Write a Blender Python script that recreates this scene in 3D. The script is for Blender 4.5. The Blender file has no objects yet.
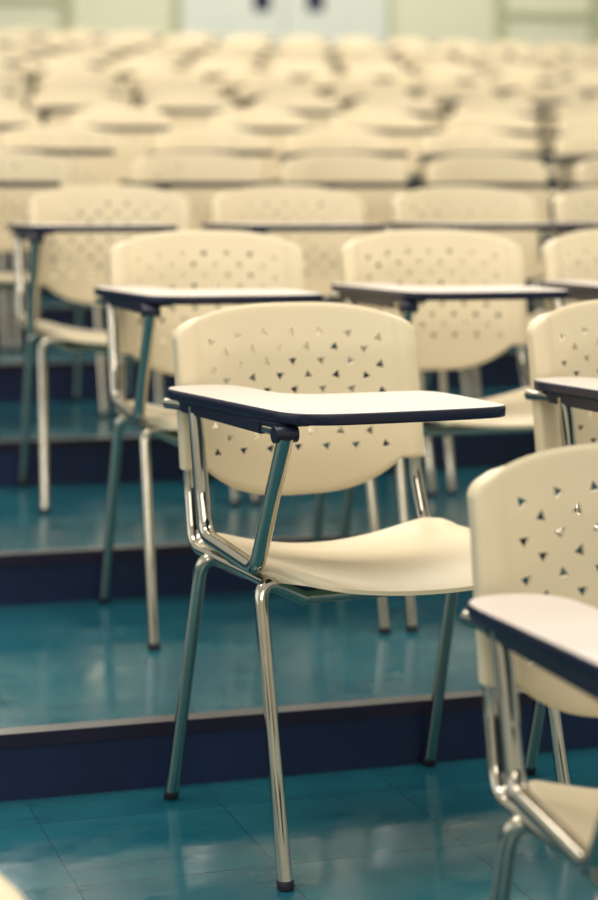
import bpy, bmesh, math, random
from mathutils import Vector
random.seed(7)
scene = bpy.context.scene
col = scene.collection
PSI = math.radians(17.5)          # the rows run at this angle to the picture plane
SP, CP = math.sin(PSI), math.cos(PSI)

# ------------------------------------------------------------------ materials
def new_mat(name):
    m = bpy.data.materials.new(name); m.use_nodes = True
    nt = m.node_tree
    b = nt.nodes['Principled BSDF']
    return m, nt, b

def noise(nt, scale, detail=3, coord='Object', rough=.55, stretch=None):
    tc = nt.nodes.new('ShaderNodeTexCoord')
    n = nt.nodes.new('ShaderNodeTexNoise')
    n.inputs['Scale'].default_value = scale; n.inputs['Detail'].default_value = detail
    n.inputs['Roughness'].default_value = rough
    if stretch:
        mp = nt.nodes.new('ShaderNodeMapping'); mp.inputs['Scale'].default_value = stretch
        nt.links.new(tc.outputs[coord], mp.inputs['Vector']); nt.links.new(mp.outputs[0], n.inputs['Vector'])
    else:
        nt.links.new(tc.outputs[coord], n.inputs['Vector'])
    return n

def simple(name, rgb, rough=.4, metal=0, spec=.5, var=.06, nscale=12, bump=0, bscale=300, coat=0):
    m, nt, b = new_mat(name)
    n = noise(nt, nscale)
    r = nt.nodes.new('ShaderNodeValToRGB')
    r.color_ramp.elements[0].position = .3; r.color_ramp.elements[1].position = .7
    r.color_ramp.elements[0].color = tuple(c*(1-var) for c in rgb)+(1,)
    r.color_ramp.elements[1].color = tuple(min(1, c*(1+var)) for c in rgb)+(1,)
    nt.links.new(n.outputs['Fac'], r.inputs['Fac']); nt.links.new(r.outputs['Color'], b.inputs['Base Color'])
    b.inputs['Roughness'].default_value = rough; b.inputs['Metallic'].default_value = metal
    b.inputs['Specular IOR Level'].default_value = spec
    b.inputs['Coat Weight'].default_value = coat
    if bump:
        n2 = noise(nt, bscale, 2); bp = nt.nodes.new('ShaderNodeBump')
        bp.inputs['Strength'].default_value = bump; bp.inputs['Distance'].default_value = .0004
        nt.links.new(n2.outputs['Fac'], bp.inputs['Height']); nt.links.new(bp.outputs[0], b.inputs['Normal'])
    return m

M = {}
M['plastic'] = simple('cream_plastic', (.85, .715, .49), .38, var=.015, bump=.15, bscale=500)
M['laminate'] = simple('pale_laminate', (.76, .67, .62), .28, var=.015)
M['edge'] = simple('navy_edge_band', (.007, .009, .034), .26, var=.1)
M['black'] = simple('black_plastic', (.010, .012, .035), .35, var=.1)
M['rubber'] = simple('black_rubber', (.010, .010, .022), .6, var=.1)
M['chrome'] = simple('chrome_tube', (.54, .50, .42), .08, metal=1, var=.04, nscale=30)
M['riser'] = simple('navy_riser', (.008, .018, .070), .38, var=.25, nscale=4)
M['nosing'] = simple('metal_nosing', (.20, .20, .20), .32, metal=.5, var=.2, nscale=9)
M['nosing_front'] = simple('dark_nosing_front', (.014, .008, .030), .35, var=.2)
M['wall'] = simple('wall_paint', (.87, .82, .60), .7, var=.02, nscale=2)
M['wall_trim'] = simple('wall_trim_paint', (.52, .52, .32), .6, var=.03, nscale=3)
M['door'] = simple('door_paint', (.84, .84, .74), .5, var=.02, nscale=2)
M['glass'] = simple('dark_glass', (.006, .010, .055), .1, var=.05)

def floor_mat():
    m, nt, b = new_mat('teal_vinyl_tiles')
    L = nt.links
    tc = nt.nodes.new('ShaderNodeTexCoord'); sep = nt.nodes.new('ShaderNodeSeparateXYZ')
    L.new(tc.outputs['Object'], sep.inputs[0])
    def mth(op, a, b_=None, c=None):
        n = nt.nodes.new('ShaderNodeMath'); n.operation = op
        for i, v in enumerate((a, b_, c)):
            if v is None: continue
            if isinstance(v, (int, float)): n.inputs[i].default_value = v
            else: L.new(v, n.inputs[i])
        return n.outputs[0]
    T = .305
    def line(o, off):
        s = mth('DIVIDE', mth('SUBTRACT', o, off), T)
        f = mth('FRACT', s)
        d = mth('MINIMUM', f, mth('SUBTRACT', 1.0, f))
        return mth('LESS_THAN', d, .0045), mth('FLOOR', s)
    lx, ix = line(sep.outputs['X'], .56-3.05); ly, iy = line(sep.outputs['Y'], 2.856-6.10)
    ln = mth('MAXIMUM', lx, ly)
    cmb = nt.nodes.new('ShaderNodeCombineXYZ'); L.new(ix, cmb.inputs[0]); L.new(iy, cmb.inputs[1])
    wn = nt.nodes.new('ShaderNodeTexWhiteNoise'); L.new(cmb.outputs[0], wn.inputs['Vector'])
    n = noise(nt, 5, 6, rough=.6, stretch=(1, 2.2, 1))
    v = mth('ADD', mth('MULTIPLY', wn.outputs['Value'], .25), n.outputs['Fac'])
    r = nt.nodes.new('ShaderNodeValToRGB')
    r.color_ramp.elements[0].position = .30; r.color_ramp.elements[0].color = (.004, .082, .128, 1)
    r.color_ramp.elements[1].position = .95; r.color_ramp.elements[1].color = (.016, .150, .195, 1)
    L.new(v, r.inputs['Fac'])
    # scuffs: short pale marks
    sc = noise(nt, 26, 2, rough=.4, stretch=(.35, 2.0, 1))
    scm = mth('GREATER_THAN', sc.outputs['Fac'], .76)
    mx0 = nt.nodes.new('ShaderNodeMix'); mx0.data_type = 'RGBA'
    L.new(mth('MULTIPLY', scm, .35), mx0.inputs[0]); L.new(r.outputs['Color'], mx0.inputs[6]); mx0.inputs[7].default_value = (.16, .32, .36, 1)
    mx = nt.nodes.new('ShaderNodeMix'); mx.data_type = 'RGBA'
    L.new(mth('MULTIPLY', ln, .55), mx.inputs[0]); L.new(mx0.outputs[2], mx.inputs[6]); mx.inputs[7].default_value = (.004, .02, .05, 1)
    L.new(mx.outputs[2], b.inputs['Base Color'])
    rn = noise(nt, 7, 5, rough=.65)
    rr = nt.nodes.new('ShaderNodeMapRange'); rr.inputs[1].default_value = .35; rr.inputs[2].default_value = .7
    rr.inputs[3].default_value = .10; rr.inputs[4].default_value = .26
    L.new(rn.outputs['Fac'], rr.inputs[0]); L.new(rr.outputs[0], b.inputs['Roughness'])
    bn = noise(nt, 9, 3); bp = nt.nodes.new('ShaderNodeBump'); bp.inputs['Strength'].default_value = .25
    bp.inputs['Distance'].default_value = .004
    L.new(bn.outputs['Fac'], bp.inputs['Height']); L.new(bp.outputs[0], b.inputs['Normal'])
    b.inputs['Specular IOR Level'].default_value = .6
    return m
M['floor'] = floor_mat()

# ------------------------------------------------------------------ mesh helpers
def finish(name, bm, mats, smooth=40):
    me = bpy.data.meshes.new(name)
    bmesh.ops.recalc_face_normals(bm, faces=bm.faces[:])
    bm.to_mesh(me); bm.free()
    for m in (mats if isinstance(mats, (list, tuple)) else [mats]): me.materials.append(m)
    if smooth:
        me.polygons.foreach_set('use_smooth', [True]*len(me.polygons))
        me.set_sharp_from_angle(angle=math.radians(smooth))
    return me

def add_box(bm, x0, x1, y0, y1, z0, z1, mi=0, bevel=0):
    vs = [bm.verts.new((x, y, z)) for x in (x0, x1) for y in (y0, y1) for z in (z0, z1)]
    fs = []
    for q in ((0,1,3,2),(4,6,7,5),(0,4,5,1),(2,3,7,6),(0,2,6,4),(1,5,7,3)):
        f = bm.faces.new([vs[i] for i in q]); f.material_index = mi; fs.append(f)
    if bevel:
        es = list({e for f in fs for e in f.edges})
        bmesh.ops.bevel(bm, geom=es, offset=bevel, segments=2, affect='EDGES')
    return fs

def fillet(pts, rad, n=7):
    """round the inner corners of a polyline"""
    pts = [Vector(p) for p in pts]
    out = [pts[0]]
    for i in range(1, len(pts)-1):
        r = rad[i] if isinstance(rad, (list, tuple)) else rad
        a, b, c = pts[i-1], pts[i], pts[i+1]
        d1 = (a-b).normalized(); d2 = (c-b).normalized()
        ang = d1.angle(d2)
        tl = min(r/math.tan(ang/2), (a-b).length*.49, (c-b).length*.49)
        p0 = b+d1*tl; p1 = b+d2*tl
        for k in range(n+1):
            t = k/n
            out.append(p0*(1-t)**2 + b*2*t*(1-t) + p1*t*t)
    out.append(pts[-1])
    return out

def sweep(bm, pts, ra, rb=None, ref=(1, 0, 0), n=14, caps=True):
    """tube along pts; ra along ref, rb across it"""
    rb = rb or ra
    pts = [Vector(p) for p in pts]
    ref = Vector(ref)
    rings = []
    side = None
    for i, p in enumerate(pts):
        t = (pts[min(i+1, len(pts)-1)] - pts[max(i-1, 0)]).normalized()
        s = ref - t*ref.dot(t) if side is None else side - t*side.dot(t)
        if s.length < 1e-4: s = Vector((0, 1, 0)) - t*t.y
        s.normalize(); side = s
        q = t.cross(s)
        rings.append([bm.verts.new(p + s*ra*math.cos(2*math.pi*k/n) + q*rb*math.sin(2*math.pi*k/n)) for k in range(n)])
    for a, b in zip(rings, rings[1:]):
        for k in range(n):
            bm.faces.new((a[k], a[(k+1) % n], b[(k+1) % n], b[k]))
    if caps:
        bm.faces.new(rings[0][::-1]); bm.faces.new(rings[-1])

# chair frame of reference: x = sideways, y = -forward, z = up, origin between the two rear feet
def P(u, v, w): return (u, -v, w)

# ------------------------------------------------------------------ backrest
def top_w(u):
    a = abs(u)
    w = .821 - .014*(a/.154)**3.1
    if a > .205:
        d = min(a-.205, .0149); w -= .015 - math.sqrt(max(0, .015**2-d*d))
    return w
def bot_w(u):
    a = abs(u)
    if a >= .18: return .548 + (0 if a < .213 else .002*((a-.213)/.007)**2)
    return .4925 + .0555*(a/.18)**2.9
def back_mesh():
    bm = bmesh.new()
    D = .0257; H = D/2
    us = [i*H for i in range(-13, 14)]
    outer = [.1715, .176, .180, .185, .190, .196, .202, .208, .212, .2155, .218, .2195, .220]
    us = [-x for x in outer[::-1]] + us + outer
    i0 = len(outer)                       # first structured column
    HR = .01225                           # half row
    rows_mid = [.5608 + .0*k for k in range(0)]
    w_lo = .573 - HR; nrow = 9
    ws_mid = [w_lo + k*HR for k in range(2*nrow+1)]          # to .7815-ish
    fade = lambda w: max(0, min(1, (w-.57)/(.80-.57)))
    low_t = [0, .015, .05, .12, .3, .5, .75]
    hi_t = [.3, .6, .8, .9, .96, 1]
    def colw(u):
        drop = .8235 - (.8235 - .014*(min(abs(u), .22)/.154)**3.1)
        mid = [w - drop*fade(w) for w in ws_mid]
        b, t = bot_w(u), top_w(u)
        if mid[-1] > t-.012: # compress the upper rows at the corners
            k = (t-.012-mid[0])/(mid[-1]-mid[0]); mid = [mid[0]+(m-mid[0])*k for m in mid]
        if mid[0] < b+.006:
            m0 = mid[0]; sh = b+.006-m0; mid = [m + sh*(mid[-1]-m)/(mid[-1]-m0) for m in mid]
        return [b+(mid[0]-b)*s for s in low_t] + mid + [mid[-1]+(t-mid[-1])*s for s in hi_t]
    grid = [colw(u) for u in us]
    nl = len(low_t)
    def surf(u, w):
        a = abs(u)
        v = -.034*(1-(min(a, .2)/.2)**2) - .165*(w-.66) - .10*(max(0, w-.74))
        v += .005*max(0, min(1, (a-.176)/.012))
        r = .007
        d = min(.22-a, top_w(u)-w, (w-bot_w(u)))
        edge = 0
        if d < r: edge = r - math.sqrt(max(0, r*r-(r-d)**2))
        th = .006 + .025*(max(0, min(1, (a-.172)/.016)))
        return v, edge, th
    cache = {}
    def pair(u, w):
        k = (round(u, 5), round(w, 5))
        if k not in cache:
            v, e, th = surf(u, w)
            e2 = min(e, th*.45)
            cache[k] = (bm.verts.new(P(u, v-e2, w)), bm.verts.new(P(u, v-th+e2, w)))
        return cache[k]
    def face(pts):
        p = [pair(*q) for q in pts]
        f = bm.faces.new([a[0] for a in p]); 
        bm.faces.new([a[1] for a in p][::-1])
    done = set()
    ncell_c, ncell_r = 13, nrow
    rnd = random.Random(3)
    for ci in range(ncell_c):
        for rj in range(ncell_r):
            c = i0 + 2*ci; r = nl + 2*rj
            for a in (0, 1):
                for b in (0, 1): done.add((c+a, r+b))
            g = lambda a, b: (us[c+a], grid[c+a][r+b])
            ring = [g(0,0), g(1,0), g(2,0), g(2,1), g(2,2), g(1,2), g(0,2), g(0,1)]
            if (ci + (nrow-1-rj)) % 2 == 0 and 0 <= ci <= 12 and ci not in ((-1,)):
                cu, cw = g(1, 1)
                a0 = rnd.choice([0, 90, 180, 270, 45, 30, 200]) + rnd.uniform(-12, 12)
                R = .0090
                tri = []
                for k in range(3):
                    an = math.radians(a0+120*k)
                    tri.append((cu+R*math.cos(an), cw+R*math.sin(an)))
                # connect ring (8, counter-clockwise) with the triangle (3)
                def ang(p): return math.atan2(p[1]-cw, p[0]-cu)
                tri.sort(key=ang)
                near = []
                for p in tri:
                    near.append(min(range(8), key=lambda k: (ring[k][0]-p[0])**2+(ring[k][1]-p[1])**2))
                for k in range(3):
                    s, e = near[k], near[(k+1) % 3]
                    chain = [ring[s]]; q = s
                    while q != e:
                        q = (q+1) % 8; chain.append(ring[q])
                    half = len(chain)//2
                    A, B = tri[k], tri[(k+1) % 3]
                    for m in range(len(chain)-1):
                        apex = A if m < half else B
                        if m == half: face([A, chain[m], B])
                        face([apex, chain[m], chain[m+1]])
                    if half >= len(chain)-0: pass
                    if len(chain) == 1: face([A, chain[0], B])
            else:
                for a in (0, 1):
                    for b in (0, 1):
                        face([(us[c+a], grid[c+a][r+b]), (us[c+a+1], grid[c+a+1][r+b]),
                              (us[c+a+1], grid[c+a+1][r+b+1]), (us[c+a], grid[c+a][r+b+1])])
    for i in range(len(us)-1):
        for j in range(len(grid[0])-1):
            if (i, j) in done: continue
            face([(us[i], grid[i][j]), (us[i+1], grid[i+1][j]), (us[i+1], grid[i+1][j+1]), (us[i], grid[i][j+1])])
    # close outer rim and hole walls
    back_of = {a.index if False else a: b for a, b in cache.values()}
    bes = [e for e in bm.edges if len(e.link_faces) == 1 and e.verts[0] in back_of and e.verts[1] in back_of]
    for e in bes:
        a, b = e.verts
        try: bm.faces.new((a, b, back_of[b], back_of[a]))
        except ValueError: pass
    for v_ in bm.verts: v_.co.x *= 1.028
    return finish('backrest', bm, M['plastic'], 42)

# ------------------------------------------------------------------ seat
def seat_mesh():
    bm = bmesh.new()
    NA, NB = 28, 22
    def pos(i, j):
        a = -1 + 2*i/NA; b = j/NB
        a = math.sin(a*math.pi/2)*.35 + a*.65
        rear = .062 + .035*abs(a)**6
        front = .512 - .050*abs(a)**2.5 - .105*abs(a)**9
        v = rear + (front-rear)*b
        side = .228 - .018*max(0, (b-.75)/.25)**2 - .016*max(0, (.08-b)/.08)**2
        u = side*a
        g = 1 - .62*max(0, min(1, (b-.15)/.85))
        w = .458 - .040*(1-a*a)*g
        w -= .018*max(0, (b-.72)/.28)**2.0
        w -= .010*max(0, (abs(a)-.86)/.14)**2
        w += .006*max(0, (.15-b)/.15)
        return u, v, w
    T = [[None]*(NB+1) for _ in range(NA+1)]; Bt = [[None]*(NB+1) for _ in range(NA+1)]
    for i in range(NA+1):
        for j in range(NB+1):
            u, v, w = pos(i, j)
            rim = i in (0, NA) or j in (0, NB)
            T[i][j] = bm.verts.new(P(u, v, w - (.0025 if rim else 0)))
            Bt[i][j] = bm.verts.new(P(u*(.997 if rim else 1), v, w-.010 + (.001 if rim else 0)))
    for i in range(NA):
        for j in range(NB):
            bm.faces.new((T[i][j], T[i+1][j], T[i+1][j+1], T[i][j+1]))
            bm.faces.new((Bt[i][j], Bt[i][j+1], Bt[i+1][j+1], Bt[i+1][j]))
    for i in range(NA):
        for j in (0, NB): bm.faces.new((T[i][j], T[i+1][j], Bt[i+1][j], Bt[i][j]))
    for j in range(NB):
        for i in (0, NA): bm.faces.new((T[i][j], T[i][j+1], Bt[i][j+1], Bt[i][j]))
    return finish('seat', bm, M['plastic'], 60)

# ------------------------------------------------------------------ tablet
TAB = [(-.277,.065),(-.262,.022),(-.225,.004),(-.180,.012),(-.152,.045),(-.143,.10),(-.140,.155),(-.125,.205),
       (-.090,.228),(-.03,.236),(.04,.240),(.082,.247),(.104,.272),(.110,.32),(.110,.40),(.108,.47),(.100,.503),(.070,.519),
       (.0,.523),(-.10,.521),(-.18,.514),(-.225,.496),(-.248,.462),(-.255,.40),(-.262,.30),(-.270,.18)]
TW0, TW1 = .673, .690
def catmull(pts, n=4):
    out = []
    N = len(pts)
    for i in range(N):
        p0, p1, p2, p3 = [Vector(pts[(i+k-1) % N]) for k in range(4)]
        for s in range(n):
            t = s/n
            out.append(.5*((2*p1)+(p2-p0)*t+(2*p0-5*p1+4*p2-p3)*t*t+(3*p1-p0-3*p2+p3)*t**3))
    return out
def offset(poly, d):
    N = len(poly); out = []
    for i in range(N):
        t = (poly[(i+1) % N]-poly[i-1]).normalized()
        out.append(poly[i] + Vector((-t.y, t.x))*d)
    return out
tab_poly = catmull(TAB)
# inside is to one side of the outline; find which
def area(p): return sum(p[i].x*p[(i+1) % len(p)].y-p[(i+1) % len(p)].x*p[i].y for i in range(len(p)))/2
SGN = 1 if area(tab_poly) > 0 else -1
def tablet_mesh():
    bm = bmesh.new()
    inn = offset(tab_poly, SGN*.0022)
    lo = [bm.verts.new(P(p.x, p.y, TW0+.001)) for p in inn]
    hi = [bm.verts.new(P(p.x, p.y, TW1)) for p in inn]
    f = bm.faces.new(hi); f.material_index = 0
    f = bm.faces.new(lo[::-1]); f.material_index = 1
    N = len(inn)
    for i in range(N):
        f = bm.faces.new((lo[i], lo[(i+1) % N], hi[(i+1) % N], hi[i])); f.material_index = 1
    return finish('tablet', bm, [M['laminate'], M['black']], 30)
def edge_mesh():
    bm = bmesh.new()
    prof = [(.0024, TW0), (.0006, TW0+.0006), (0, TW0+.003), (0, TW1-.003), (.0008, TW1-.0008), (.0024, TW1-.0001)]
    rings = []
    for d, w in prof:
        o = offset(tab_poly, SGN*d)
        rings.append([bm.verts.new(P(p.x, p.y, w)) for p in o])
    N = len(tab_poly)
    rings.append(rings[0])
    for a, b in zip(rings, rings[1:]):
        for i in range(N):
            bm.faces.new((a[i], a[(i+1) % N], b[(i+1) % N], b[i]))
    return finish('edge_band', bm, M['edge'], 60)

# ------------------------------------------------------------------ frame
LEG_R = .0113
def leg_path(su, rear):
    if rear: foot, top = (.243*su, .0, .0), (.236*su, .127, .432)
    else:    foot, top = (.243*su, .479, .0), (.236*su, .362, .432)
    v = top[1]
    return fillet([P(*foot), P(*top), P(.16*su, v, .394 if rear else .395)], .028, 8)
def leg_mesh(su, rear):
    bm = bmesh.new(); p = leg_path(su, rear)
    p[0] = p[0] + (p[1]-p[0]).normalized()*.006
    sweep(bm, p, LEG_R)
    return finish('leg', bm, M['chrome'], 50)
def cap_mesh(su, rear):
    bm = bmesh.new(); p = leg_path(su, rear)
    d = (p[1]-p[0]).normalized()
    q = [p[0]+Vector((0, 0, 0)), p[0]+d*.003, p[0]+d*.012, p[0]+d*.014]
    rr = [.0112, .0127, .0126, .0118]
    rings = []
    for c, r in zip(q, rr):
        rings.append([bm.verts.new(c+Vector((r*math.cos(k*math.pi/8), r*math.sin(k*math.pi/8), 0))) for k in range(16)])
    for a, b in zip(rings, rings[1:]):
        for k in range(16): bm.faces.new((a[k], a[(k+1) % 16], b[(k+1) % 16], b[k]))
    bm.faces.new(rings[0][::-1]); bm.faces.new(rings[-1])
    return finish('foot_cap', bm, M['rubber'], 50)
def bar_mesh(v, w):
    bm = bmesh.new(); sweep(bm, [P(-.17, v, w), P(.17, v, w)], .0105, ref=(0, 1, 0))
    return finish('crossbar', bm, M['chrome'], 50)
def back_tube_mesh(su):
    bm = bmesh.new()
    u = .211*su
    p = fillet([P(u, .000, .60), P(u, .010, .52), P(u*1.02, .040, .426), P(u*1.02, .365, .421)],
               [0, .2, .05, 0], 8)
    sweep(bm, p, .0135, .0095)
    return finish('back_tube', bm, M['chrome'], 50)
def arm_mesh(lift=0):
    bm = bmesh.new()
    u = -.247
    p = fillet([P(u, .100, .664+lift), P(u, .128, .53), P(u, .148, .462), P(u, .357, .443), P(u, .467, .655+lift)],
               [0, .2, .038, .034, 0], 9)
    sweep(bm, p, .0125, .0115)
    return finish('armrest_tube', bm, M['chrome'], 50)
def rod_mesh():
    bm = bmesh.new(); u = -.247
    sweep(bm, [P(u-.004, -.026, .658), P(u-.003, -.024, .658), P(u, .03, .660), P(u, .456, .661)], .0088, ref=(1, 0, 0))
    return finish('hinge_rod', bm, M['chrome'], 50)
def bracket_mesh():
    bm = bmesh.new(); u = -.247
    add_box(bm, u-.011, u+.012, -.395, -.052, .6515, .6735, bevel=.004)
    add_box(bm, u-.010, u+.045, -.455, -.10, .667, .6735, bevel=.001)
    return finish('hinge_bracket', bm, M['black'], 40)
def joint_mesh():
    bm = bmesh.new(); u = -.247
    sweep(bm, [P(u-.017, .462, .658), P(u-.015, .462, .658), P(u+.017, .462, .658), P(u+.019, .462, .658)], .0125, ref=(0, 1, 0), n=18)
    return finish('pivot_joint', bm, M['black'], 50)
def seat_bracket_mesh(su):
    bm = bmesh.new()
    u = .150*su
    add_box(bm, u-.02, u+.02, -.345, -.300, .408, .432, bevel=.003)
    add_box(bm, u-.02, u+.02, -.170, -.125, .402, .430, bevel=.003)
    return finish('seat_bracket', bm, M['black'], 40)

GA = {l: arm_mesh(l) for l in (0, .010, .026, -.030)}
G = dict(back=back_mesh(), seat=seat_mesh(), tab=tablet_mesh(), edge=edge_mesh(), arm=arm_mesh(), rod=rod_mesh(),
         brk=bracket_mesh(), joint=joint_mesh(),
         legs=[(leg_mesh(s, r), cap_mesh(s, r)) for s in (-1, 1) for r in (True, False)],
         bars=[bar_mesh(.127, .3975), bar_mesh(.362, .3965)], tubes=[back_tube_mesh(-1), back_tube_mesh(1)],
         sbr=[seat_bracket_mesh(-1), seat_bracket_mesh(1)])

def link(name, me, parent=None):
    o = bpy.data.objects.new(name, me); col.objects.link(o)
    if parent: o.parent = parent
    return o

def make_chair():
    r = bpy.data.objects.new('tablet_chair', None); col.objects.link(r)
    r.empty_display_size = .1
    link('backrest', G['back'], r); link('seat', G['seat'], r)
    t = link('writing_tablet', G['tab'], r); t['label'] = 'white laminate writing tablet with dark edge'
    link('edge_band', G['edge'], t); link('hinge_bracket', G['brk'], t); link('hinge_rod', G['rod'], t)
    link('armrest_tube', G['arm'], r); link('pivot_joint', G['joint'], r)
    for lm, cm in G['legs']:
        l = link('leg', lm, r); link('foot_cap', cm, l)
    for b in G['bars']: link('crossbar', b, r)
    for b in G['tubes']: link('back_tube', b, r)
    for b in G['sbr']: link('seat_bracket', b, r)
    return r

def make_far_chair():
    """for the rows so far back that only back, seat, tablet and a blur of frame show"""
    bm = bmesh.new()
    for me in [GA[.026], G['rod']] + [l for l, c in G['legs']] + G['bars'] + G['tubes']: bm.from_mesh(me)
    fr = finish('frame', bm, M['chrome'], 50)
    r = bpy.data.objects.new('tablet_chair', None); col.objects.link(r); r.empty_display_size = .1
    link('backrest', G['back'], r); link('seat', G['seat'], r); link('frame', fr, r)
    t = link('writing_tablet', G['tab'], r); link('edge_band', G['edge'], t); t.location.z = .026
    return r

def dup(root):
    r = root.copy(); col.objects.link(r)
    for ch in list(root.children):
        c = ch.copy(); col.objects.link(c); c.parent = r
        for g in list(ch.children):
            d = g.copy(); col.objects.link(d); d.parent = c
    return r

# ------------------------------------------------------------------ tiers
Y0, PITCH = 3.295, 1.05
NROW = 16
H = {-1: -.125, 0: 0.0, 1: .11, 2: .22, 3: .340}
for k in range(4, 30): H[k] = H[k-1] + .1245
def y_front(k): return Y0 + PITCH*(k-1)          # front edge of tier k (k >= 1)
def tier(x0, x1, y0, y1, z, zb, name='floor'):
    bm = bmesh.new()
    add_box(bm, x0, x1, y0, y1, zb, z)
    for f in bm.faces:
        f.normal_update()
        f.material_index = 1 if abs(f.calc_center_median().y-y0) < 1e-4 else 0
    o = link(name, finish(name, bm, [M['floor'], M['riser']], 0)); o['kind'] = 'structure'
    return o
XL, XR = -4.0, 15.0
tier(XL, XR, -3.0, 2.27, H[-1], H[-1]-.1)
tier(XL, XR, 2.27, Y0, 0, H[-1]-.1)
for k in range(1, NROW+1):
    y1 = y_front(k+1) if k < NROW else y_front(k+1)+1.4
    tier(XL, XR, y_front(k), y1, H[k], H[k-1]-.05)
YW = y_front(NROW+1)+1.4
trim_i = 0
for k in range(0, NROW+1):
    yf = 2.27 if k == 0 else y_front(k)
    trim_i += 1
    bm = bmesh.new()
    z = H[k]
    add_box(bm, XL, XR, yf-.006, yf+.034, z+.0003, z+.0030, 0)
    add_box(bm, XL, XR, yf-.0075, yf-.0005, z-.020, z+.0025, 1)
    bm2 = finish('trim', bm, [M['nosing'], M['nosing_front']], 0)
    o = link('trim_%d' % trim_i, bm2); o['kind'] = 'structure'

# ------------------------------------------------------------------ back wall
ZB = H[NROW]
def proj(t, n, z):
    X = t*CP - n*SP; Z = t*SP + n*CP
    return 299+1985*X/Z, 200+1985*(1.0-z)/Z
def t_at(px, n):                                   # where on a row line a sight line through column px lands
    k = (px-299)/1985
    return n*(SP + k*CP)/(CP - k*SP)
def z_at(px, py, n):
    t = t_at(px, n); Z = t*SP+n*CP
    return 1.0 - (py-200)/1985*Z
bm = bmesh.new(); add_box(bm, XL, XR, YW, YW+.2, ZB-.3, ZB+4.2)
o = link('wall_back', finish('wall_back', bm, M['wall'], 0)); o['kind'] = 'structure'
zr = z_at(545, 15, YW)                              # height of the rail
def trim_box(x0, x1, z0, z1, d=.05):
    global trim_i
    trim_i += 1
    bm = bmesh.new(); add_box(bm, x0, x1, YW-d, YW, z0, z1)
    o = link('trim_%d' % trim_i, finish('trim', bm, M['wall_trim'], 0)); o['kind'] = 'structure'
for a, b in ((63, 72), (495, 504), (590, 601)):
    trim_box(t_at(a, YW), t_at(b, YW), ZB, ZB+3.6)
for a, b in ((-60, 63), (504, 590)):
    trim_box(t_at(a, YW), t_at(b, YW), zr-.035, zr+.035, .04)
for a, b in ((174, 180), (386, 391)):
    trim_box(t_at(a, YW), t_at(b, YW), ZB, ZB+2.9, .05)
# double door
for i, (a, b, wa, wb) in enumerate(((180, 282.5, 252, 269), (283.5, 386, 305, 322))):
    x0, x1 = t_at(a, YW), t_at(b, YW)
    bm = bmesh.new(); add_box(bm, x0, x1, YW-.06, YW-.002, ZB+.01, ZB+2.75, bevel=.004)
    d = link('door_%d' % (i+1), finish('door', bm, M['door'], 30)); d['kind'] = 'structure'
    bm = bmesh.new(); zb = z_at((wa+wb)/2, 12, YW)
    add_box(bm, t_at(wa, YW), t_at(wb, YW), YW-.068, YW-.055, zb, zb+.85, bevel=.003)
    link('door_window', finish('door_window', bm, M['glass'], 30), d)

# ------------------------------------------------------------------ chairs
ORD = ['', 'first', 'second', 'third', 'fourth', 'fifth', 'sixth', 'seventh', 'eighth', 'ninth', 'tenth', 'eleventh',
       'twelfth', 'thirteenth', 'fourteenth', 'fifteenth', 'sixteenth', 'seventeenth', 'eighteenth']
proto = make_chair(); used = [False]
far = None
def set_tablet(o, lift=0, dx=0, dy=0):
    for c in o.children:
        nm = c.name.split('.')[0]
        if nm in ('writing_tablet', 'pivot_joint'): c.location = (dx, dy, lift)
        if nm == 'armrest_tube' and lift in GA: c.data = GA[lift]; c.location.x = dx
        elif nm == 'armrest_tube': c.location.x = 0
def place(t, n, z, rz=0, label='', group='tablet-arm chairs filling the tiered rows', far_one=False):
    global far
    if far_one:
        if far is None: far = make_far_chair(); o = far
        else: o = dup(far)
    elif not used[0]: used[0] = True; o = proto
    else: o = dup(proto)
    o.location = (t, n, z); o.rotation_euler = (0, 0, math.radians(rz))
    o['label'] = label; o['category'] = 'chair'; o['group'] = group
    return o
def cam2tn(X, Z): return X*CP + Z*SP, -X*SP + Z*CP

t, n = cam2tn(.008, 3.415)
c = place(t, n, H[0], 6.5, 'sharply focused cream chair in the centre with its whole white tablet showing')
set_tablet(c, 0, .009, 0)
t, n = cam2tn(.626, 3.55)
c = place(t, n, H[0], 4.0, 'cream chair cut by the right edge, in the same row as the sharp central chair')
set_tablet(c, 0, .020, 0)
t, n = cam2tn(.432, 2.428)
c = place(t, n, H[-1], -1.5, 'nearest and largest cream chair, at the lower right corner, with crisp triangular holes')
set_tablet(c, -.030, .008, -.024)
t, n = cam2tn(-.606, 2.097)
place(t, n, H[-1], 9.5, 'chair of which only a rounded cream seat corner shows at the bottom left')

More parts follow.
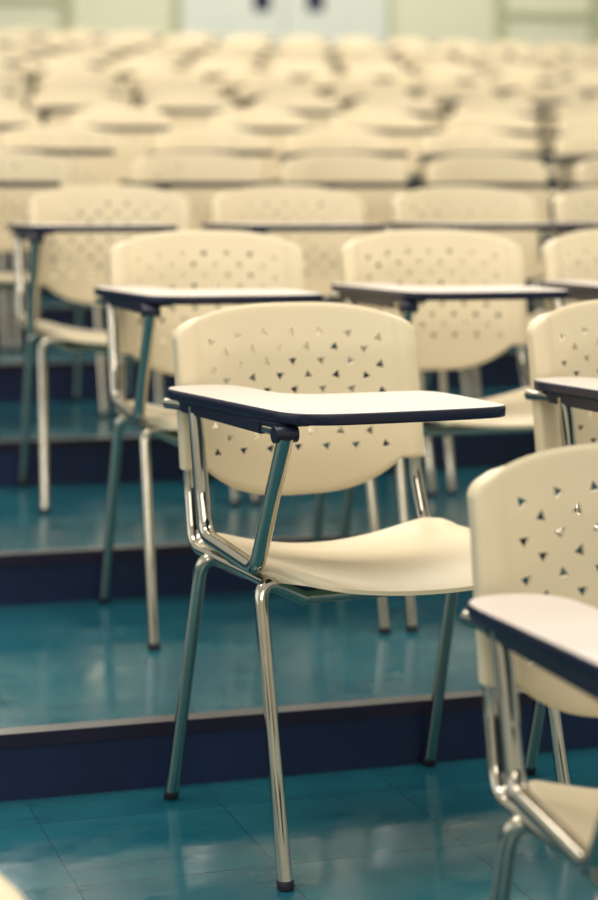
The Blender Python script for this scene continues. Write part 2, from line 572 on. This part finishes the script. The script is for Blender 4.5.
COL0, CP_ = 1.155, .525
def in_view(t, n, z):
    xs = [proj(t+u, n-v, z+.7)[0] for u in (-.28, .23) for v in (0, .5)]
    return max(xs) > 2 and min(xs) < 596
rj = random.Random(11)
for k in range(1, NROW):
    n = y_front(k+1) - .022
    jmin = int((t_at(-160, n)-COL0)/CP_)-2; jmax = int((t_at(760, n)-COL0)/CP_)+2
    ch = []
    row_px = {3: (3, 197, 345, 491, 635), 4: (-78, 62, 211, 343, 475, 609), 5: (-12, 122, 258, 378, 491, 604),
              6: (-30, 78, 190, 298, 398, 497, 600)}
    if k in row_px: cand = [t_at(x, n) for x in row_px[k]]
    else:
        p_ = CP_ if k < 3 else .555
        off = 0 if k < 3 else rj.uniform(-.25, .25)
        cand = [COL0 + off + p_*j for j in range(jmin, jmax+1)]
    for i, t in enumerate(cand):
        j = jmin+i
        dt = rj.uniform(-.006, .006); rz = rj.uniform(-1., 1.)
        if k == 1:
            if j < 0: continue
            dt = [-.004, .017, .005][j] if j < 3 else 0; rz = 0
        if k == 2:
            if j < 0: continue
            dt = {0: -.004, 1: -.014, 2: .006, 3: -.016}.get(j, 0); rz = -3 if j == 0 else 0
        if in_view(t+dt, n, H[k]): ch.append((t+dt, n - abs(rj.gauss(0, .008)), rz))
    for i, (t, nn, rz) in enumerate(ch):
        px = proj(t, nn, H[k]+.8)[0]
        if k == 1:
            lab = ['cream chair just behind and left of the sharp central chair, legs fully visible',
                   'cream chair directly behind the right side of the sharp central chair',
                   'chair cut by the right edge of the picture in the row behind the central chair'][min(i, 2)]
        else:
            lab = 'cream tablet-arm chair in the %s row from the front, %s from the left in view' % (ORD[k+2], ORD[i+1])
            if i == len(ch)-1 and k > 2:
                lab = 'cream tablet-arm chair in the %s row from the front, last at the right edge' % ORD[k+2]
        o = place(t, nn, H[k], rz, lab, group='tablet-arm chairs in the %s row' % ORD[k+2], far_one=k >= 8)
        if k < 8: set_tablet(o, .010 if k == 1 else .026, -.016 if (k == 2 and i == 0) else 0)

# ------------------------------------------------------------------ light
w = bpy.data.worlds.new('World'); scene.world = w; w.use_nodes = True
nt = w.node_tree; bg = nt.nodes['Background']
tc = nt.nodes.new('ShaderNodeTexCoord'); sp = nt.nodes.new('ShaderNodeSeparateXYZ')
rp = nt.nodes.new('ShaderNodeValToRGB')
e = rp.color_ramp.elements
e[0].position = .0; e[0].color = (.10, .22, .30, 1)
e[1].position = 1.0; e[1].color = (.97, .92, .86, 1)
x = e.new(.48); x.color = (.25, .40, .46, 1)
x = e.new(.60); x.color = (.80, .80, .66, 1)
mr = nt.nodes.new('ShaderNodeMapRange'); mr.inputs[1].default_value = -1; mr.inputs[2].default_value = 1
nt.links.new(tc.outputs['Generated'], sp.inputs[0]); nt.links.new(sp.outputs['Z'], mr.inputs[0])
nt.links.new(mr.outputs[0], rp.inputs['Fac']); nt.links.new(rp.outputs['Color'], bg.inputs['Color'])
bg.inputs['Strength'].default_value = .68

def area_light(name, loc, rot, sx, sy, power, color):
    l = bpy.data.lights.new(name, 'AREA'); l.shape = 'RECTANGLE'; l.size = sx; l.size_y = sy
    l.energy = power; l.color = color
    o = bpy.data.objects.new(name, l); col.objects.link(o); o.location = loc; o.rotation_euler = rot
    return o
for i, (x, y, z) in enumerate(((1.2, 3.2, 3.4), (2.6, 7.2, 3.9), (4.2, 11.6, 4.5), (5.6, 16.5, 5.1))):
    area_light('front_fill', (x, y, z), (0, 0, 0), 4.5+i*.9, 1.2, 90+38*i, (1, .93, .80))
area_light('wall_wash_fill', (7.0, YW-2.2, ZB+3.4), (math.radians(35), 0, 0), 8, .5, 85, (1, .96, .86))  # unseen wash light, added to brighten the back wall
area_light('front_fill', (.3, -1.6, 2.9), (math.radians(38), 0, math.radians(-10)), 3.5, 1.2, 60, (1, .93, .82))  # fill light added in front, out of view, to brighten upright faces
area_light('left_side_light', (-3.6, 4.0, 2.2), (0, math.radians(-72), 0), 2.2, 5.0, 32, (.95, .97, 1))  # large cool area light on the left; no window is built there

# ------------------------------------------------------------------ camera
cam = bpy.data.cameras.new('Camera'); co = bpy.data.objects.new('Camera', cam); col.objects.link(co)
co.location = (0, 0, 1.0); co.rotation_euler = (math.pi/2, 0, -PSI)
cam.sensor_fit = 'VERTICAL'; cam.sensor_height = 36; cam.sensor_width = 24
cam.lens = 1985/900*36
cam.shift_y = -250/900
cam.clip_start = .05; cam.clip_end = 100
cam.dof.use_dof = True; cam.dof.focus_distance = 2.92; cam.dof.aperture_fstop = 2.5
scene.camera = co
scene.view_settings.view_transform = 'Standard'; scene.view_settings.look = 'None'
scene.view_settings.exposure = 0; scene.view_settings.gamma = 1
scene.view_settings.use_curve_mapping = False
